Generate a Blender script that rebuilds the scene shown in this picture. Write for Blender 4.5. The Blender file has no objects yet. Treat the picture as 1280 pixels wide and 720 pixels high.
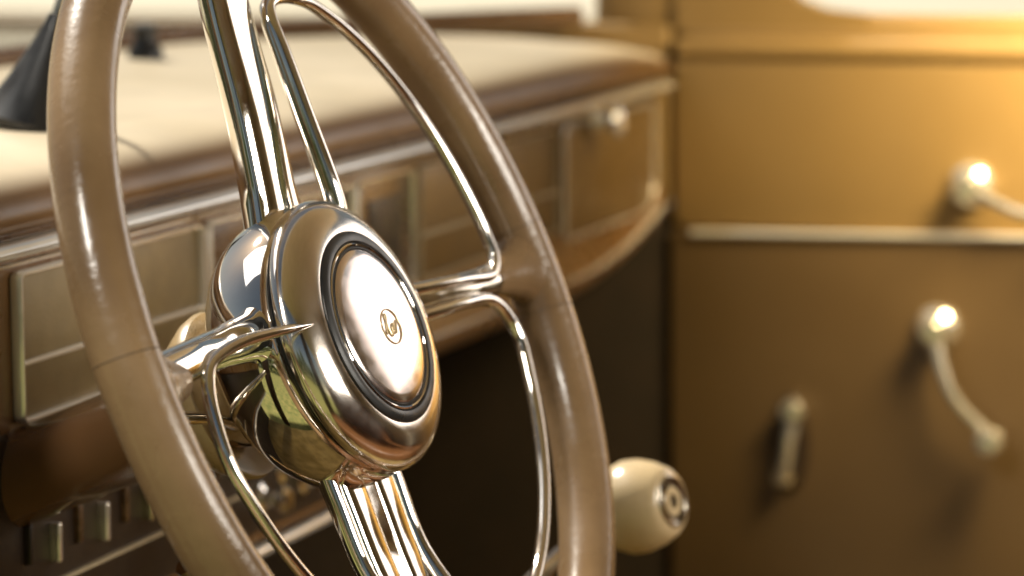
import bpy, bmesh, math, random
from mathutils import Vector, Matrix
random.seed(4)
scene=bpy.context.scene
col=scene.collection
rad=math.radians
# ---------------------------------------------------------------- materials
def mat(name,c1,c2=None,rough=.4,metal=0.,scale=20.,bump=0.,bscale=200.,rvar=.1,coat=0.,detail=5.,stretch=None,spec=.5,unlit_col=None):
    m=bpy.data.materials.new(name); m.use_nodes=True
    nt=m.node_tree; N=nt.nodes; L=nt.links; b=N['Principled BSDF']
    c2=c2 or tuple(x*.8 for x in c1)
    tc=N.new('ShaderNodeTexCoord'); mp=N.new('ShaderNodeMapping'); L.new(tc.outputs['Object'],mp.inputs[0])
    if stretch: mp.inputs['Scale'].default_value=stretch
    no=N.new('ShaderNodeTexNoise'); no.inputs['Scale'].default_value=scale; no.inputs['Detail'].default_value=detail
    L.new(mp.outputs[0],no.inputs[0])
    cr=N.new('ShaderNodeValToRGB'); L.new(no.outputs[0],cr.inputs[0])
    cr.color_ramp.elements[0].position=.35; cr.color_ramp.elements[1].position=.68
    cr.color_ramp.elements[0].color=(*c2,1); cr.color_ramp.elements[1].color=(*c1,1)
    out=cr.outputs[0]
    if unlit_col:   # painted light: up-facing pad gets the pale colour, rolled edge the brown
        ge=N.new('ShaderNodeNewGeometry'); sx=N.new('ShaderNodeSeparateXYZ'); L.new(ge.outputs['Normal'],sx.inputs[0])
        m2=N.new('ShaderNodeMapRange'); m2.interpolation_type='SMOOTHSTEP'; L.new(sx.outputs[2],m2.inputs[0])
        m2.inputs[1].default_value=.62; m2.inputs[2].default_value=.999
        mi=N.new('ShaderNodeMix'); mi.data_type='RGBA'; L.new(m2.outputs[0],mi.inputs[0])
        mi.inputs[6].default_value=(*unlit_col,1); L.new(out,mi.inputs[7]); out=mi.outputs[2]
    L.new(out,b.inputs['Base Color'])
    n2=N.new('ShaderNodeTexNoise'); n2.inputs['Scale'].default_value=scale*2.3; n2.inputs['Detail'].default_value=6
    L.new(mp.outputs[0],n2.inputs[0])
    mr=N.new('ShaderNodeMapRange'); L.new(n2.outputs[0],mr.inputs[0])
    mr.inputs[1].default_value=.3; mr.inputs[2].default_value=.7
    mr.inputs[3].default_value=max(rough-rvar,.02); mr.inputs[4].default_value=rough+rvar
    L.new(mr.outputs[0],b.inputs['Roughness'])
    b.inputs['Metallic'].default_value=metal; b.inputs['Coat Weight'].default_value=coat
    b.inputs['Coat Roughness'].default_value=.12; b.inputs['Specular IOR Level'].default_value=spec
    if bump:
        n3=N.new('ShaderNodeTexNoise'); n3.inputs['Scale'].default_value=bscale; n3.inputs['Detail'].default_value=4
        L.new(mp.outputs[0],n3.inputs[0])
        bp=N.new('ShaderNodeBump'); bp.inputs['Strength'].default_value=bump; bp.inputs['Distance'].default_value=.001
        L.new(n3.outputs[0],bp.inputs['Height']); L.new(bp.outputs[0],b.inputs['Normal'])
    return m
chrome=mat('chrome',(.95,.92,.87),(.89,.85,.79),rough=.055,metal=1,scale=60,rvar=.03,bump=.03,bscale=60)
chrome_old=mat('worn_chrome',(.80,.75,.66),(.55,.48,.38),rough=.16,metal=1,scale=45,rvar=.08)
alu=mat('bright_trim',(.97,.95,.91),(.94,.92,.87),rough=.18,metal=.85,scale=20,rvar=.02)
pale=mat('pale_trim',(.96,.94,.89),(.93,.90,.84),rough=.14,metal=.5,scale=20,rvar=.02,coat=.6)
brass=mat('aged_brass',(.80,.66,.42),(.62,.48,.28),rough=.25,metal=.6,scale=60)
dull=mat('dull_trim',(.42,.34,.21),(.36,.29,.18),rough=.4,scale=45)
satin=mat('satin_metal',(.92,.87,.81),(.82,.76,.69),rough=.15,metal=1,scale=30,rvar=.05,bump=.03,bscale=90)
plate=mat('medallion_plate',(.97,.88,.84),(.91,.82,.78),rough=.17,metal=1,scale=50,rvar=.05)
black=mat('black_rubber',(.012,.012,.013),(.02,.02,.02),rough=.35)
gold=mat('pale_gold_emblem',(.90,.72,.46),(.7,.54,.32),rough=.3,metal=.6)
rimmat=mat('tan_wheel_plastic',(.31,.200,.102),(.18,.108,.052),rough=.28,scale=12,rvar=.1,bump=.25,bscale=260,coat=.3)
seam=mat('rim_seam',(.12,.075,.04),rough=.6)
brown=mat('brown_paint',(.17,.087,.033),(.13,.065,.024),rough=.3,scale=14,coat=.3,rvar=.08)
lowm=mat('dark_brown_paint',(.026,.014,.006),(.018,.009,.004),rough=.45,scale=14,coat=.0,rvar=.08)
colm=mat('brown_column_paint',(.25,.13,.056),(.20,.10,.042),rough=.22,scale=14,coat=.8,rvar=.06)
topmat=mat('dash_pad_painted_light',(.72,.61,.44),(.60,.50,.34),rough=.42,scale=6,rvar=.08,bump=.12,bscale=90,unlit_col=(.15,.080,.032))  # lit top and shaded front of the pad are put into the colour
tan=mat('olive_tan_panel',(.235,.175,.085),(.19,.138,.064),rough=.45,scale=30,bump=.2,bscale=500)
panelbrown=mat('golden_brown_panel',(.17,.105,.038),(.145,.087,.030),rough=.4,scale=20)
wood=mat('dark_wood_paint',(.12,.062,.024),(.06,.03,.012),rough=.3,scale=12,stretch=(1,1,6),coat=.3)
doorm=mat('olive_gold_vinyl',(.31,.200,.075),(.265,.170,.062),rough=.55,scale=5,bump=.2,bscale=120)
doorlow=mat('shaded_door_vinyl',(.120,.073,.027),(.092,.055,.020),rough=.6,scale=5,bump=.2,bscale=120)  # door vinyl again, darkened to paint in shade low on the door
kickm=mat('shaded_kick_trim',(.028,.016,.007),(.02,.012,.005),rough=.8)  # dark tone paints in the shade under the dash
dark=mat('dark_floor_mat',(.02,.013,.008),(.035,.022,.012),rough=.8)
carpet=mat('tan_floor_carpet',(.42,.30,.12),(.22,.15,.05),rough=.8,scale=9)
cream=mat('cream_plastic',(.78,.61,.36),(.68,.52,.30),rough=.28,coat=.3)
collarm=mat('aged_cream_collar',(.46,.33,.17),(.38,.27,.14),rough=.3,coat=.3)
head=mat('tan_headliner',(.66,.57,.44),(.58,.49,.36),rough=.8)
seatm=mat('brown_seat_leather',(.20,.09,.035),(.13,.055,.02),rough=.4,bump=.3,bscale=80)
groundm=mat('pale_gravel',(.85,.78,.62),(.7,.62,.46),rough=.9,scale=.8)
grassm=mat('dry_grass',(.34,.30,.10),(.16,.18,.05),rough=.9,scale=6)
hoodm=mat('tan_body_paint',(.40,.33,.22),(.35,.29,.19),rough=.3,coat=.4)
leafm=mat('hedge_leaves',(.10,.12,.03),(.04,.06,.015),rough=.5,scale=3)
# ---------------------------------------------------------------- helpers
def mk(name,bm,m,parent=None,smooth=True,angle=40,mtx=None):
    me=bpy.data.meshes.new(name); bmesh.ops.recalc_face_normals(bm,faces=bm.faces); bm.to_mesh(me); bm.free()
    ob=bpy.data.objects.new(name,me); col.objects.link(ob); me.materials.append(m)
    if smooth:
        for p in me.polygons: p.use_smooth=True
        try: me.set_sharp_from_angle(angle=rad(angle))
        except Exception: pass
    if parent: ob.parent=parent
    if mtx is not None: ob.matrix_local=mtx
    return ob
def empty(name,label,cat,loc=(0,0,0),mtx=None,group=None):
    e=bpy.data.objects.new(name,None); col.objects.link(e); e.empty_display_size=.05
    e.location=loc
    if mtx is not None: e.matrix_world=mtx
    e['label']=label; e['category']=cat
    if group: e['group']=group
    return e
def lathe(prof,seg=96,bm=None,M=None):
    """profile (r,z) revolved about z"""
    bm=bm or bmesh.new(); rings=[]
    for r,z in prof:
        if r<1e-6:
            v=bm.verts.new((0,0,z)); rings.append([v])
        else: rings.append([bm.verts.new((r*math.cos(2*math.pi*i/seg),r*math.sin(2*math.pi*i/seg),z)) for i in range(seg)])
    if M is not None:
        for R in rings:
            for v in R: v.co=M@v.co
    for A,B in zip(rings,rings[1:]):
        for i in range(seg):
            j=(i+1)%seg
            if len(A)==1 and len(B)==1: continue
            if len(A)==1: bm.faces.new((A[0],B[i],B[j]))
            elif len(B)==1: bm.faces.new((A[i],A[j],B[0]))
            else: bm.faces.new((A[i],A[j],B[j],B[i]))
    return bm
def smoothpts(P,n=8,closed=False):
    P=[Vector(p) for p in P]; out=[]; N=len(P)
    rng=range(N if closed else N-1)
    for i in rng:
        if closed: a,b,c,d=P[i-1],P[i],P[(i+1)%N],P[(i+2)%N]
        else:
            a=P[max(i-1,0)];b=P[i];c=P[i+1];d=P[min(i+2,N-1)]
        for k in range(n):
            t=k/n
            out.append(.5*((2*b)+(c-a)*t+(2*a-5*b+4*c-d)*t*t+(3*b-a-3*c+d)*t**3))
    if not closed: out.append(P[-1])
    return out
def sweep(P,ra,rb=None,hint=(0,0,1),seg=16,closed=False,caps=True,bm=None,power=2.):
    """ra: half size perpendicular to hint, rb: half size along hint"""
    bm=bm or bmesh.new(); n=len(P); P=[Vector(p) for p in P]
    ra=ra if isinstance(ra,(list,tuple)) else [ra]*n
    rb=ra if rb is None else (rb if isinstance(rb,(list,tuple)) else [rb]*n)
    rings=[]
    for i,p in enumerate(P):
        if closed: t=P[(i+1)%n]-P[i-1]
        else: t=P[min(i+1,n-1)]-P[max(i-1,0)]
        t.normalize(); h=Vector(hint); s=t.cross(h); s.normalize(); h=s.cross(t); h.normalize()
        ring=[]
        for k in range(seg):
            a=2*math.pi*k/seg; ca,sa=math.cos(a),math.sin(a)
            x=math.copysign(abs(ca)**(2/power),ca); y=math.copysign(abs(sa)**(2/power),sa)
            ring.append(bm.verts.new(p+s*(x*ra[i])+h*(y*rb[i])))
        rings.append(ring)
    m=n if closed else n-1
    for i in range(m):
        A,B=rings[i],rings[(i+1)%n]
        for k in range(seg):
            j=(k+1)%seg; bm.faces.new((A[k],A[j],B[j],B[k]))
    if caps and not closed:
        bm.faces.new(rings[0]); bm.faces.new(list(reversed(rings[-1])))
    return bm
def interp(keys,n):
    out=[]
    for i in range(n):
        t=i/(n-1)*(len(keys)-1); k=min(int(t),len(keys)-2); out.append(keys[k]+(keys[k+1]-keys[k])*(t-k))
    return out
def box(x0,x1,y0,y1,z0,z1,bev=.001,bm=None,seg=2):
    tmp=bmesh.new(); bmesh.ops.create_cube(tmp,size=1)
    for v in tmp.verts: v.co=Vector(((x0+x1)/2+v.co.x*(x1-x0),(y0+y1)/2+v.co.y*(y1-y0),(z0+z1)/2+v.co.z*(z1-z0)))
    if bev: bmesh.ops.bevel(tmp,geom=tmp.edges[:],offset=bev,segments=seg,affect='EDGES',profile=.5)
    if bm is None: return tmp
    me=bpy.data.meshes.new('t'); tmp.to_mesh(me); tmp.free(); bm.from_mesh(me); bpy.data.meshes.remove(me); return bm
def frame_rect(x0,x1,z0,z1,y,w,d,bm=None,r=.005,rlow=None):
    """thin rounded rectangular bezel lying in the XZ plane"""
    pts=[]; q=rlow or r
    for cx,cz,a0,rr in ((x1-r,z1-r,0,r),(x0+r,z1-r,90,r),(x0+r,z0+r,180,r),(x1-q,z0+q,270,q)):
        for k in range(5):
            a=rad(a0+k*22.5); pts.append((cx+rr*math.cos(a),y,cz+rr*math.sin(a)))
    return sweep(pts,w,d,hint=(0,1,0),seg=10,closed=True,bm=bm)
# ---------------------------------------------------------------- camera
yaw,pitch,roll=rad(19.72),rad(7.90),rad(-.45)
cy,sy,cp,sp=math.cos(yaw),math.sin(yaw),math.cos(pitch),math.sin(pitch)
v=Vector((cp*cy,cp*sy,-sp)); r=Vector((sy,-cy,0)); u=r.cross(v)
c_,s_=math.cos(roll),math.sin(roll); r,u=c_*r+s_*u,-s_*r+c_*u
cd=bpy.data.cameras.new('camera'); cam=bpy.data.objects.new('camera',cd); col.objects.link(cam); scene.camera=cam
C=Vector((-1.3571,-.5615,.2185))
M=Matrix((r,u,-v)).transposed().to_4x4(); M.translation=C; cam.matrix_world=M
cd.sensor_width=36; cd.lens=4032/1280*36; cd.clip_start=.05; cd.clip_end=3000
cd.dof.use_dof=True; cd.dof.focus_distance=1.43; cd.dof.aperture_fstop=6.3; cd.dof.aperture_blades=0
# ---------------------------------------------------------------- steering wheel
al,be=rad(22.29),rad(-3.21)
n=Vector((math.sin(be)*math.cos(al),-math.cos(al)*math.cos(be),math.sin(al)))
e1=Vector((math.cos(be),math.sin(be),0)); e2=n.cross(e1)
WM=Matrix((e1,e2,n)).transposed().to_4x4()
W=empty('steering_wheel','tan vintage steering wheel with chrome spokes and horn ring','steering wheel',mtx=WM)
R=.205
P=[(R*math.cos(t),R*math.sin(t),0) for t in [2*math.pi*i/240 for i in range(240)]]
rim=mk('rim',sweep(P,.0140,.0145,seg=28,closed=True),rimmat,W)
def boss(ang,w):
    ca,sa=math.cos(ang),math.sin(ang)
    q=smoothpts([(ca*.198,sa*.198,-.001),(ca*.186,sa*.186,-.002),(ca*.175,sa*.175,-.003),(ca*.164,sa*.164,-.004)],5)
    return mk('spoke_boss',sweep(q,interp([w*2.3,w*1.3,w*.95,w*.7],len(q)),interp([.013,.0105,.008,.006],len(q)),seg=20),rimmat,rim)
for a in (0,180,90,270): boss(rad(a),.011)
for a in (176,6,-7,86,94,266,274):
    ca,sa=math.cos(rad(a)),math.sin(rad(a))
    P=[(ca*(R+.0139*math.cos(t)),sa*(R+.0139*math.cos(t)),.0144*math.sin(t)) for t in [2*math.pi*i/32 for i in range(32)]]
    mk('rim_seam',sweep(P,.0003,.0003,hint=(-sa,ca,0),seg=6,closed=True),seam,rim)
# spokes (dished: they start low on the hub and rise to the rim)
def spoke(pts,wa,wb,power=2.3,bm=None,make=True):
    q=smoothpts(pts,8)
    b=sweep(q,interp(wa,len(q)),interp(wb,len(q)),seg=36,power=power,bm=bm)
    return mk('spoke',b,chrome,W) if make else b
# upper spoke: broad tapered blade
tl=[(.046,-.026),(.072,-.021),(.11,-.014),(.15,-.009),(.192,-.003)]
spoke([(.002,b,c) for b,c in tl],[.0250,.0205,.0198,.0190,.017],[.009,.0078,.0072,.0066,.006],power=3.0)
# lower spoke: wide flat band with two shallow ribs
bl=[(-.046,-.031),(-.08,-.031),(-.11,-.031),(-.14,-.028),(-.17,-.016),(-.192,-.003)]
ws=(.027,.0265,.025,.021,.016,.012)
bm=spoke([(0,b,c) for b,c in bl],list(ws),[.008,.0065,.006,.006,.006,.006],power=5,make=False)
for sx in (-.55,.55):
    q=smoothpts([(sx*w,b,c+.0055) for (b,c),w in zip(bl,ws)],8)
    sweep(q,interp([.0110,.0105,.0100,.0082,.0055,.003],len(q)),interp([.0022,.0021,.0020,.0019,.0018,.002],len(q)),seg=24,bm=bm,power=2.6)
mk('spoke',bm,chrome,W)
spoke([(-.045,.008,-.022),(-.07,.009,-.018),(-.11,.008,-.012),(-.15,.006,-.006),(-.192,.003,-.003)],[.019,.0110,.0088,.0085,.009],[.013,.008,.007,.007,.007])
spoke([(.045,.004,-.022),(.07,.003,-.016),(.11,.001,-.010),(.15,0,-.006),(.192,0,-.003)],[.016,.009,.0075,.0075,.009],[.012,.007,.006,.006,.007])
# hub
hub=mk('hub',lathe([(x*1.02,z) for x,z in [(.028,-.085),(.030,-.066),(.038,-.060),(.048,-.054),(.0560,-.047),(.0615,-.039),(.0645,-.031),(.0656,-.022),(.0652,-.014),(.0636,-.0095),(.0615,-.0088)]],128),chrome,W)
hub.location=(0,-.0055,0)
k=1.03
def hubpart(name,prof,m,seg=128):
    return mk(name,lathe([(x*k,z-.003) for x,z in prof],seg),m,hub)
hubpart('hub_groove',[(.0612,-.0085),(.0606,-.0062),(.0606,-.0040),(.0616,-.0030)],black)
hubpart('hub_cap',[(.0605,-.0040),(.0630,-.0036),(.0640,-.0020),(.0638,.0005),(.0624,.0035),(.0595,.0066),(.0555,.0091),(.0515,.0106),(.0475,.0114),(.0452,.0115),(.0444,.0100)],satin)
hubpart('rubber_ring',[(.0452,.0097),(.0450,.0122),(.0432,.0134),(.0402,.0131),(.0392,.0115)],black)
hubpart('medallion_ring',[(.0393,.0112),(.0391,.0128),(.0385,.0132),(.0379,.0129),(.0376,.0120)],chrome)
hubpart('inner_ring',[(.0377,.0117),(.0374,.0127),(.0367,.0129),(.0360,.0124)],black)
hubpart('medallion',[(.0361,.0117),(.0358,.0128),(.0350,.0133),(.032,.0138),(.024,.0145),(.015,.0150),(.006,.0152),(.0,.0152)],plate)
# oval crest with a script flourish
T=Matrix.Translation((.005,-.002,.0119))@Matrix.Diagonal((.98,.92,1,1))
mk('crest_ring',lathe([(.0093,0),(.0094,.0006),(.0091,.0009),(.0087,.0007),(.0086,0)],48,M=T),gold,hub)
bm=bmesh.new()
def curl(pts,w,bm): sweep(smoothpts([(.005+x*.0012,-.002+y*.0013,.0124) for x,y in pts],6),w,.0006,seg=8,bm=bm)
curl([(-5.4,-2.2),(-3.4,1.6),(-1.8,4.2),(-2.6,4.6),(-3.2,1.6),(-2.6,-2.6),(-1.0,-3.0),(.2,-.2),(1.6,.8),(1.4,-1.2),(.4,-1.8),(2.2,-2.6),(3.6,-.4),(5.4,1.6)],.00062,bm)
mk('crest_mark',bm,gold,hub)
# horn ring lobes
def arc(R0,a0,a1,k,c=0.): return [(R0*math.cos(rad(a0+(a1-a0)*i/(k-1))),R0*math.sin(rad(a0+(a1-a0)*i/(k-1))),c) for i in range(k)]
def horn(pts,rr=None,name='horn_ring'):
    q=smoothpts(pts,8); rr=rr or [.0030]
    return mk(name,sweep(q,interp(rr,len(q)) if len(rr)>1 else rr[0],seg=16),chrome,W)
horn([(.030,.040,-.008),(.0275,.062,-.003),(.0250,.10,-.001),(.0240,.130,0),(.0245,.1475,0),(.0300,.1550,0),(.045,.1575,0),(.068,.1540,0)]+arc(.1690,59,8,11)+[(.1675,.011,0),(.162,.0045,0),(.152,.0015,0),(.12,.004,-.001),(.085,.006,-.005),(.058,.008,-.010)],[.0056,.0052,.0048,.0042,.0036]+[.0030]*12+[.003,.0033,.0035])
horn([(.055,-.006,-.010),(.085,-.007,-.004),(.12,-.0075,0),(.145,-.0105,0),(.1565,-.020,0),(.1605,-.035,0)]+arc(.1640,-19,-75,10)+[(.034,-.156,-.004),(.029,-.145,-.014),(.0290,-.11,-.026),(.0300,-.075,-.027),(.030,-.052,-.027)],[.0032]*12+[.004,.0042,.0042])
horn([(-.0565,.0045,.0075),(-.070,.0052,.0070),(-.090,.0062,.0058),(-.118,.0065,.003),(-.142,.002,.0005),(-.152,-.009,0),(-.1565,-.025,0)]+arc(.1625,-165,-105,10)+[(-.034,-.156,-.004),(-.029,-.145,-.014),(-.0290,-.11,-.027),(-.0300,-.075,-.028),(-.030,-.052,-.028)],[.0002,.0020,.0028,.0030]+[.0030]*10+[.004,.0042,.0042])
# ---------------------------------------------------------------- steering column
S=empty('steering_column','brown steering column tube behind the wheel','steering column',mtx=WM)
O2=Matrix.Translation((0,-.010,0))
mk('column_tube',lathe([(0,-.60),(.0230,-.60),(.0230,-.125),(.0245,-.123),(.0245,-.113),(.0230,-.111),(.0230,-.10),(.025,-.085),(.026,-.075)],64,M=O2),colm,S)
O3=Matrix.Translation((0,-.010,-.012))
mk('column_collar',lathe([(.021,-.090),(.027,-.087),(.035,-.078),(.0400,-.070),(.0415,-.065),(.0405,-.062),(.038,-.0625),(.032,-.066),(.02,-.07)],96,M=O3),collarm,S)
mk('signal_lever',sweep([(-.010,-.026,-.072),(-.06,-.018,-.056),(-.128,-.010,-.043)],.0030,seg=16),chrome_old,S)
# ---------------------------------------------------------------- gear lever
O=Vector((.05,.09,-.16))
G=empty('gear_lever','column gear lever with ivory knob and round emblem','gear lever',loc=O)
KC=Vector((.281,-.046,-.1395))
ax=Vector((-.22,-.94,.22)).normalized()
K0=KC-ax*.018+Vector((-.004,0,-.006))
def rel(o,p): return tuple(Vector(p)-Vector(o))
mk('lever_rod',sweep(smoothpts([rel(O,(.0,.09,-.12)),rel(O,(.05,.06,-.172)),rel(O,(.15,.0,-.176)),rel(O,(.24,-.018,-.158)),rel(O,K0)],8),interp([.0065,.006,.0055,.005],33),seg=16),chrome_old,G)
Z=ax; X=Z.orthogonal().normalized(); Y=Z.cross(X)
KM=Matrix((X,Y,Z)).transposed().to_4x4()@Matrix.Scale(.95,4); KM.translation=KC-O
kn=mk('knob',lathe([(0,-.026),(.009,-.0255),(.017,-.0225),(.0235,-.0155),(.0270,-.005),(.0268,.003),(.0242,.0120),(.0205,.0195),(.0175,.0226),(.0150,.0230)],64),cream,G,mtx=KM)
mk('knob_cap',lathe([(.0151,.0225),(.0149,.0238),(.0138,.0242),(.0126,.0238),(.0120,.0236),(0,.0237)],48),chrome_old,kn)
mk('knob_emblem',lathe([(.0085,.0238),(.0080,.0243),(.0045,.0243),(.0040,.0238)],40),cream,kn)
# ---------------------------------------------------------------- dashboard
D=empty('dashboard','curved brown dashboard with chrome trim and tan panels','dashboard')
YF=.187
def backY(x):
    if x<.70: return .45
    t=(x-.70)/.37; return .45-.20*t**1.6
xs=[-.34+i*(1.074+.34)/70 for i in range(71)]
def strip(name,proffn,m,parent,capends=True):
    bm=bmesh.new(); rings=[]
    for x in xs: rings.append([bm.verts.new((x,y,z)) for y,z in proffn(x)])
    for A,B in zip(rings,rings[1:]):
        for i in range(len(A)-1): bm.faces.new((A[i],A[i+1],B[i+1],B[i]))
    return mk(name,bm,m,parent)
def padprof(x):
    b=backY(x); e=max(0,(x-.93)/.14); drop=.010*e*e   # the pad rolls down towards the door
    pts=smoothpts([(0,.190,.0345),(0,.183,.0336),(0,.177,.0360),(0,.1745,.0415),(0,.1765,.0485),(0,.1825,.0555),(0,.192,.0610),(0,.206,.0648),(0,.224,.0668),(0,.246,.0675)],5)
    out=[(p.y,p.z) for p in pts]
    for k in range(1,12):
        t=k/11; y=.246+(max(b,.250)-.246)*t; out.append((y,.0675+.0095*(y-.246)/.204+.0010*math.sin(t*3.1)))
    return [(y,z-drop*max(0,(z-.036)/.028)) for y,z in out]
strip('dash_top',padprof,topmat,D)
def zbot(x): 
    if x<.43: return -.186
    if x<.47: return -.186+.070*(1-math.cos((x-.43)/.04*math.pi))/2
    if x<.84: return -.116
    return -.116+.032*((x-.84)/.23)**2.0
def faceprof(x):
    z=zbot(x)
    base=[(YF,.035),(YF,.01),(YF,-.03)]
    pts=smoothpts([(0,YF,z+.034),(0,YF-.005,z+.022),(0,YF-.006,z+.011),(0,YF+.001,z+.002),(0,YF+.016,z-.002),(0,YF+.06,z)],5)
    return base+[(p.y,p.z) for p in pts]+[(YF+.2,z+.02)]
strip('dash_face',faceprof,brown,D)
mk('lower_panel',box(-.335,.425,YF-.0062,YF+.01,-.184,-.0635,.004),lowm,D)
def hstrip(name,x0,x1,zf,h,d,m,parent=D,y=YF,k=40):
    q=[(x0+(x1-x0)*i/k,y-.001,zf(x0+(x1-x0)*i/k)) for i in range(k+1)]
    return mk(name,sweep(q,d,h,hint=(0,0,1),seg=14,power=2.),m,parent)
hstrip('chrome_trim',-.33,1.065,lambda x:.0272,.0046,.0095,pale,y=YF-.007)
hstrip('chrome_trim',-.33,1.065,lambda x:.0178,.0014,.0025,chrome)
hstrip('lower_trim',.47,1.065,lambda x:zbot(x)+.018,.0012,.003,pale,y=YF-.006)
hstrip('lower_trim',-.33,.43,lambda x:-.180,.0034,.004,pale,y=YF-.007)
def panel(x0,x1,z0,z1,m,split=None,bez=None,w=.0016):
    p=mk('panel_insert',box(x0,x1,YF-.0030,YF+.004,z0,z1,.0010),m,D)
    b=frame_rect(x0-.001,x1+.001,z0-.001,z1+.001,YF-.0035,w,.0034,r=.003)
    if split is not None:
        sweep([(x0,YF-.0045,split),((x0+x1)/2,YF-.0045,split),(x1,YF-.0045,split)],.0016,.0024,hint=(0,1,0),seg=10,bm=b)
    mk('bezel',b,bez or pale,p)
    return p
panel(.014,.219,-.058,.012,tan,split=-.031)
panel(.231,.432,-.058,.012,wood,split=-.031)
p=panel(.444,.531,-.058,.012,wood,bez=alu)
mk('dial_glass',box(.462,.513,YF-.0045,YF-.002,-.044,.000,.0005),black,p)
panel(.545,.815,-.058,.012,panelbrown,split=-.031,bez=dull,w=.0009)
gb=mk('glovebox_door',box(.834,1.050,YF-.005,YF+.004,-.066,.013,.004),panelbrown,D)
mk('glovebox_frame',frame_rect(.832,1.052,-.068,.015,YF-.005,.0011,.0012,r=.006,rlow=.026),pale,gb)
KMx=Matrix.Translation((.888,YF-.013,.014))@Matrix.Rotation(rad(90),4,'X')
mk('glovebox_knob',lathe([(.008,-.004),(.006,.003),(.005,.008),(.0105,.011),(.0115,.015),(.009,.018),(0,.020)],32,M=KMx),pale,gb)
# lower control row : small upright switch tabs
for i,(xx,m_) in enumerate(((.010,lowm),(.036,alu),(.062,wood),(.088,alu),(.114,wood),(.140,chrome_old),(.166,lowm),(.192,alu),(.225,wood),(.25,chrome_old))):
    zz=-.118-(i%2)*.004
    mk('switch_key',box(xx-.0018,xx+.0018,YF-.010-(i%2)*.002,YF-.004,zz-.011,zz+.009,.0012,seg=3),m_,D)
mk('switch_rail',box(-.02,.27,YF-.009,YF-.004,-.1445,-.1425,.001),dull,D)
for i,xx in enumerate((.285,.315,.345,.375,.40)):
    Mx=Matrix.Translation((xx,YF-.006,-.150+(i%2)*.012))@Matrix.Rotation(rad(90),4,'X')
    mk('control_knob',lathe([(.009,0),(.009,.003),(.005,.005),(.0045,.010),(.0075,.013),(.0080,.017),(.006,.020),(0,.021)],32,M=Mx),chrome,D)
mk('defroster_knob',lathe([(.012,0),(.012,.005),(.009,.010),(.007,.016),(.009,.022),(0,.025)],32,M=Matrix.Translation((.60,.40,.075))),black,D)
# rubber cone stand on top of the dash
B=empty('mirror_stand','black rubber cone base with slanted stalk on dash','stand',loc=(.185,.264,.068))
tilt=Matrix.Rotation(rad(14),4,Vector((0,0,1)).cross(r))
mk('cone_base',lathe([(0,0),(.029,0),(.030,.004),(.026,.010),(.019,.024),(.0115,.042),(.0065,.056),(.0050,.062),(0,.063)],48),black,B,mtx=tilt)
mk('rod',sweep([(.004,-.012,.050),(.012,-.023,.090),(.024,-.040,.145)],.0046,seg=12),chrome_old,B)
# ---------------------------------------------------------------- passenger door
DX=1.08
Od=Vector((DX,-.2,-.2))
DR=empty('passenger_door','olive brown vinyl door panel with chrome strip and cranks','car door',loc=Od)
def dl(bm):
    for q in bm.verts: q.co-=Od
    return bm
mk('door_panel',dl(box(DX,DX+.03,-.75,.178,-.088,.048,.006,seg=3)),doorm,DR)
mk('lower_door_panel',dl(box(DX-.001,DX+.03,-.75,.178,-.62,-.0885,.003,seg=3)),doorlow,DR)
mk('window_sill',dl(sweep([(DX+.006,.172-.922*i/20,.055) for i in range(21)],.010,.010,seg=24)),doorm,DR)
mk('garnish_ledge',dl(box(DX+.008,DX+.05,-.75,.170,.050,.074,.008,seg=3)),doorm,DR)
q=[(DX+.022,-.75+.80*i/10,.075) for i in range(11)]
mk('window_frame',dl(sweep(q,.008,.010,hint=(1,0,0),seg=16)),doorm,DR)
bm=bmesh.new()
poly=[(.176,.068),(.176,.50),(.085,.50),(.096,.13),(.090,.106),(.078,.093),(.058,.086),(.02,.082),(.02,.068)]
A=[bm.verts.new((DX+.010,y,z)) for y,z in poly]; Bv=[bm.verts.new((DX+.032,y,z)) for y,z in poly]
bm.faces.new(A); bm.faces.new(list(reversed(Bv)))
for i in range(len(poly)): j=(i+1)%len(poly); bm.faces.new((A[i],A[j],Bv[j],Bv[i]))
mk('frame_corner',dl(bm),doorm,DR)
mk('trim_strip',dl(sweep([(DX-.003,.160-.9*i/10,-.0900+.0017*i) for i in range(11)],.0030,.0028,hint=(0,0,1),seg=12)),pale,DR)
def xlathe(prof,x,y,z,seg=40):
    return dl(lathe(prof,seg,M=Matrix.Translation((x,y,z))@Matrix.Rotation(rad(-90),4,'Y')))
def crank(name,y,z,y2,z2,bow,w=1.):
    h=mk(name,xlathe([(0,0),(.018,0),(.0175,.004),(.0150,.007),(.011,.010),(.0095,.018),(.0115,.021),(.0115,.024),(.008,.028),(0,.029)],DX,y,z),alu,DR)
    a=Vector((DX-.020,y,z)); b=Vector((DX-.024,y2,z2)); m=(a+b)/2+Vector((-.006,bow[0],bow[1]))
    q=smoothpts([a,m,b],10)
    mk('crank_arm',dl(sweep(q,interp([.0062*w,.0046*w,.0052*w],len(q)),.0040,hint=(1,0,0),seg=12)),alu,h)
    mk('crank_knob',xlathe([(0,-.004),(.008,-.004),(.008,.001),(.0055,.004),(.0095,.008),(.0115,.014),(.009,.020),(0,.022)],DX-.024,y2,z2),alu,h)
    return h
crank('window_crank',-.038,-.158,-.086,-.239,(.007,-.006))
crank('door_handle',-.063,-.046,-.155,-.066,(0,-.008),.9)
h=mk('lock_lever',dl(lathe([(0,.004),(.6,.004),(.9,.003),(1,0)],32,M=Matrix.Translation((DX-.001,.079,-.256))@Matrix.Rotation(rad(-90),4,'Y')@Matrix.Diagonal((.040,.0155,1,1)))),lowm,DR)
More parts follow.
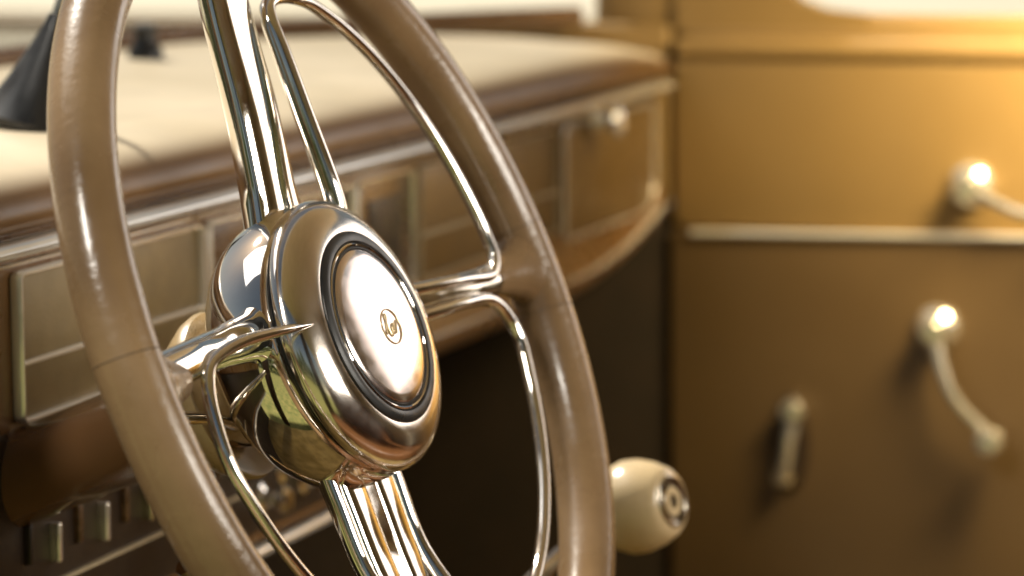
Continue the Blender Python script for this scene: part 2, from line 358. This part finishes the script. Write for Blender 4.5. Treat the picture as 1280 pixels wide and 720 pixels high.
mk('lever_arm',dl(sweep(smoothpts([(DX-.009,.075,-.228),(DX-.014,.077,-.252),(DX-.011,.083,-.284)],6),interp([.0070,.0056,.0060],13),.005,hint=(1,0,0),seg=12)),alu,h)
mk('lever_knob',xlathe([(0,.020),(.008,.019),(.010,.015),(.008,.009),(.006,.003)],DX,.075,-.228),alu,h)
mk('lever_pivot',xlathe([(0,.015),(.006,.014),(.008,.010),(.006,.003)],DX,.083,-.282),brass,h)
# ---------------------------------------------------------------- car body around
CB=empty('car_body','vintage car body interior shell around dashboard','car body')
mk('cowl_side',box(1.082,1.12,.1795,.85,-.07,.074,.006,seg=3),doorm,CB)
mk('kick_panel',box(1.084,1.12,.1800,.85,-.6,-.072,.006,seg=3),kickm,CB)
mk('front_pillar',sweep(smoothpts([(1.118,.205,.02),(1.114,.205,.08),(1.10,.19,.20),(1.07,.13,.38),(1.05,.07,.54)],6),.046,.020,hint=(1,0,0),seg=24),doorm,CB)
bm=bmesh.new(); rings=[]
for i in range(45):
    x=-.45+1.80*i/44; yb=backY(min(max(x,-.34),1.07)); ring=[]
    for k in range(12):
        t=k/11; y=yb+.02+(1.5-yb)*t; ring.append(bm.verts.new((x,y,.060+.05*math.cos((min(x,1.1)-.35)/.8*1.3)*t-.02*t*t)))
    rings.append(ring)
for A,Bq in zip(rings,rings[1:]):
    for k in range(11): bm.faces.new((A[k],A[k+1],Bq[k+1],Bq[k]))
mk('bonnet',bm,hoodm,CB)
q=[(x,backY(x)+.006,.080) for x in xs]
mk('windscreen_frame',sweep(q,.009,.008,seg=14),brown,CB)
mk('floor',box(-.45,1.12,-1.4,.9,-.66,-.6,.01),carpet,CB)
mk('firewall',box(-.45,1.12,.42,.46,-.6,.05,.01),dark,CB)
mk('door_pillar',box(-.50,-.45,-.82,-.52,-.60,.54,.02),lowm,CB)
mk('windscreen_pillar',box(-.50,-.45,.12,.20,-.60,.54,.02),lowm,CB)
mk('rear_wall',box(-.45,1.12,-1.45,-1.4,-.66,.54,.02),head,CB)
mk('rear_quarter_panel',box(1.08,1.12,-1.4,-.78,-.66,.54,.02),head,CB)
mk('roof',box(-.50,1.12,-1.4,.02,.52,.56,.02),head,CB)
# seat
ST=empty('bench_seat','brown leather front bench seat','seat',loc=(.35,-.8,-.55))
mk('seat_cushion',box(-.75,.68,-.35,.38,.0,.22,.05,seg=5),seatm,ST)
mk('seat_back',box(-.75,.68,-.5,-.33,.1,.70,.05,seg=5),seatm,ST)
bm=bmesh.new(); bmesh.ops.create_grid(bm,x_segments=8,y_segments=8,size=400)
for q in bm.verts: q.co.z=-1.0
g=mk('ground',bm,groundm); g['kind']='structure'
bm=bmesh.new(); bmesh.ops.create_grid(bm,x_segments=8,y_segments=8,size=14)
for q in bm.verts: q.co+=Vector((-14.6,0,-.996))
g=mk('grass',bm,grassm); g['kind']='structure'
# hedge on the driver's side of the parked car (mirrored in the chrome)
bm=bmesh.new(); rnd=random.Random(7)
for i in range(5200):
    y=rnd.uniform(-11,8); top=1.5+.7*math.sin(y*1.1)+.5*math.sin(y*2.7+1)
    z=-1+ (top+1)*rnd.random()**.8; x=-6.2-1.0*rnd.random()+.25*math.sin(y*3)
    s=rnd.uniform(.10,.24); a=Vector((rnd.gauss(0,1),rnd.gauss(0,1),rnd.gauss(0,1))).normalized(); b=a.orthogonal().normalized(); c=a.cross(b)
    o=Vector((x,y,z)); bm.faces.new([bm.verts.new(o+b*s*p_+c*s*.6*q_) for p_,q_ in ((-1,0),(0,-1),(1,0),(0,1))])
hg=mk('hedge',bm,leafm,smooth=False); hg['label']='leafy green hedge beside the parked car'; hg['category']='hedge'
# ---------------------------------------------------------------- light
w=bpy.data.worlds.new('World'); scene.world=w; w.use_nodes=True
nt=w.node_tree; bg=nt.nodes['Background']; sk=nt.nodes.new('ShaderNodeTexSky'); sk.sky_type='NISHITA'
sk.sun_disc=False
sd=Vector((.30,.55,.72)).normalized()
sk.sun_elevation=math.asin(sd.z); sk.sun_rotation=math.atan2(sd.x,sd.y)
mx=nt.nodes.new('ShaderNodeMix'); mx.data_type='RGBA'; mx.blend_type='MULTIPLY'; mx.inputs[0].default_value=1
nt.links.new(sk.outputs[0],mx.inputs[6]); mx.inputs[7].default_value=(1.0,.82,.60,1)
nt.links.new(mx.outputs[2],bg.inputs[0]); bg.inputs[1].default_value=.068
def light(name,kind,loc,target,energy,colr,**k):
    l=bpy.data.lights.new(name,kind); l.energy=energy; l.color=colr
    for a,b in k.items(): setattr(l,a,b)
    o=bpy.data.objects.new(name,l); col.objects.link(o); o.location=loc
    o.rotation_euler=(Vector(target)-Vector(loc)).to_track_quat('-Z','Y').to_euler(); return o
light('sun','SUN',sd*5,(0,0,0),5.2,(1,.94,.82),angle=rad(4))
light('door_fill','AREA',(.86,-.34,.30),(1.08,-.24,.07),5.2,(1,.76,.38),size=.24,spread=rad(105))  # added lamp inside the cabin, puts a warm glow on the upper door
light('wheel_key','SPOT',(-1.5,.35,1.15),(-.03,0,0),105,(1,.94,.84),shadow_soft_size=.2,spot_size=rad(24),spot_blend=.6)  # added key spot for the wheel from the driver's side
light('medallion_fill','AREA',(2.1,-1.0,.42),(0,0,0),7,(1,.89,.80),shape='RECTANGLE',size=1.3,size_y=.7)  # added fill beyond the passenger window, reflects in the medallion
light('hub_reflection_fill','AREA',(-.15,1.05,1.55),(0,0,0),5,(1,.97,.92),size=.9)  # added area lamp, gives the hub's upper left its white reflection
light('rear_fill','AREA',(.25,-1.34,.33),(.15,.2,.02),1.7,(1,.93,.82),shape='RECTANGLE',size=.8,size_y=.26,spread=rad(60))  # added fill in front of the closed rear wall, lifts dash and hub
light('floor_fill','SPOT',(-2.1,-.35,.75),(-.18,-.02,-.6),80,(1,.85,.5),shadow_soft_size=.15,spot_size=rad(17),spot_blend=.5)  # added spot on the floor, so the hub mirrors gold
scene.view_settings.view_transform='Standard'; scene.view_settings.look='None'; scene.view_settings.exposure=0
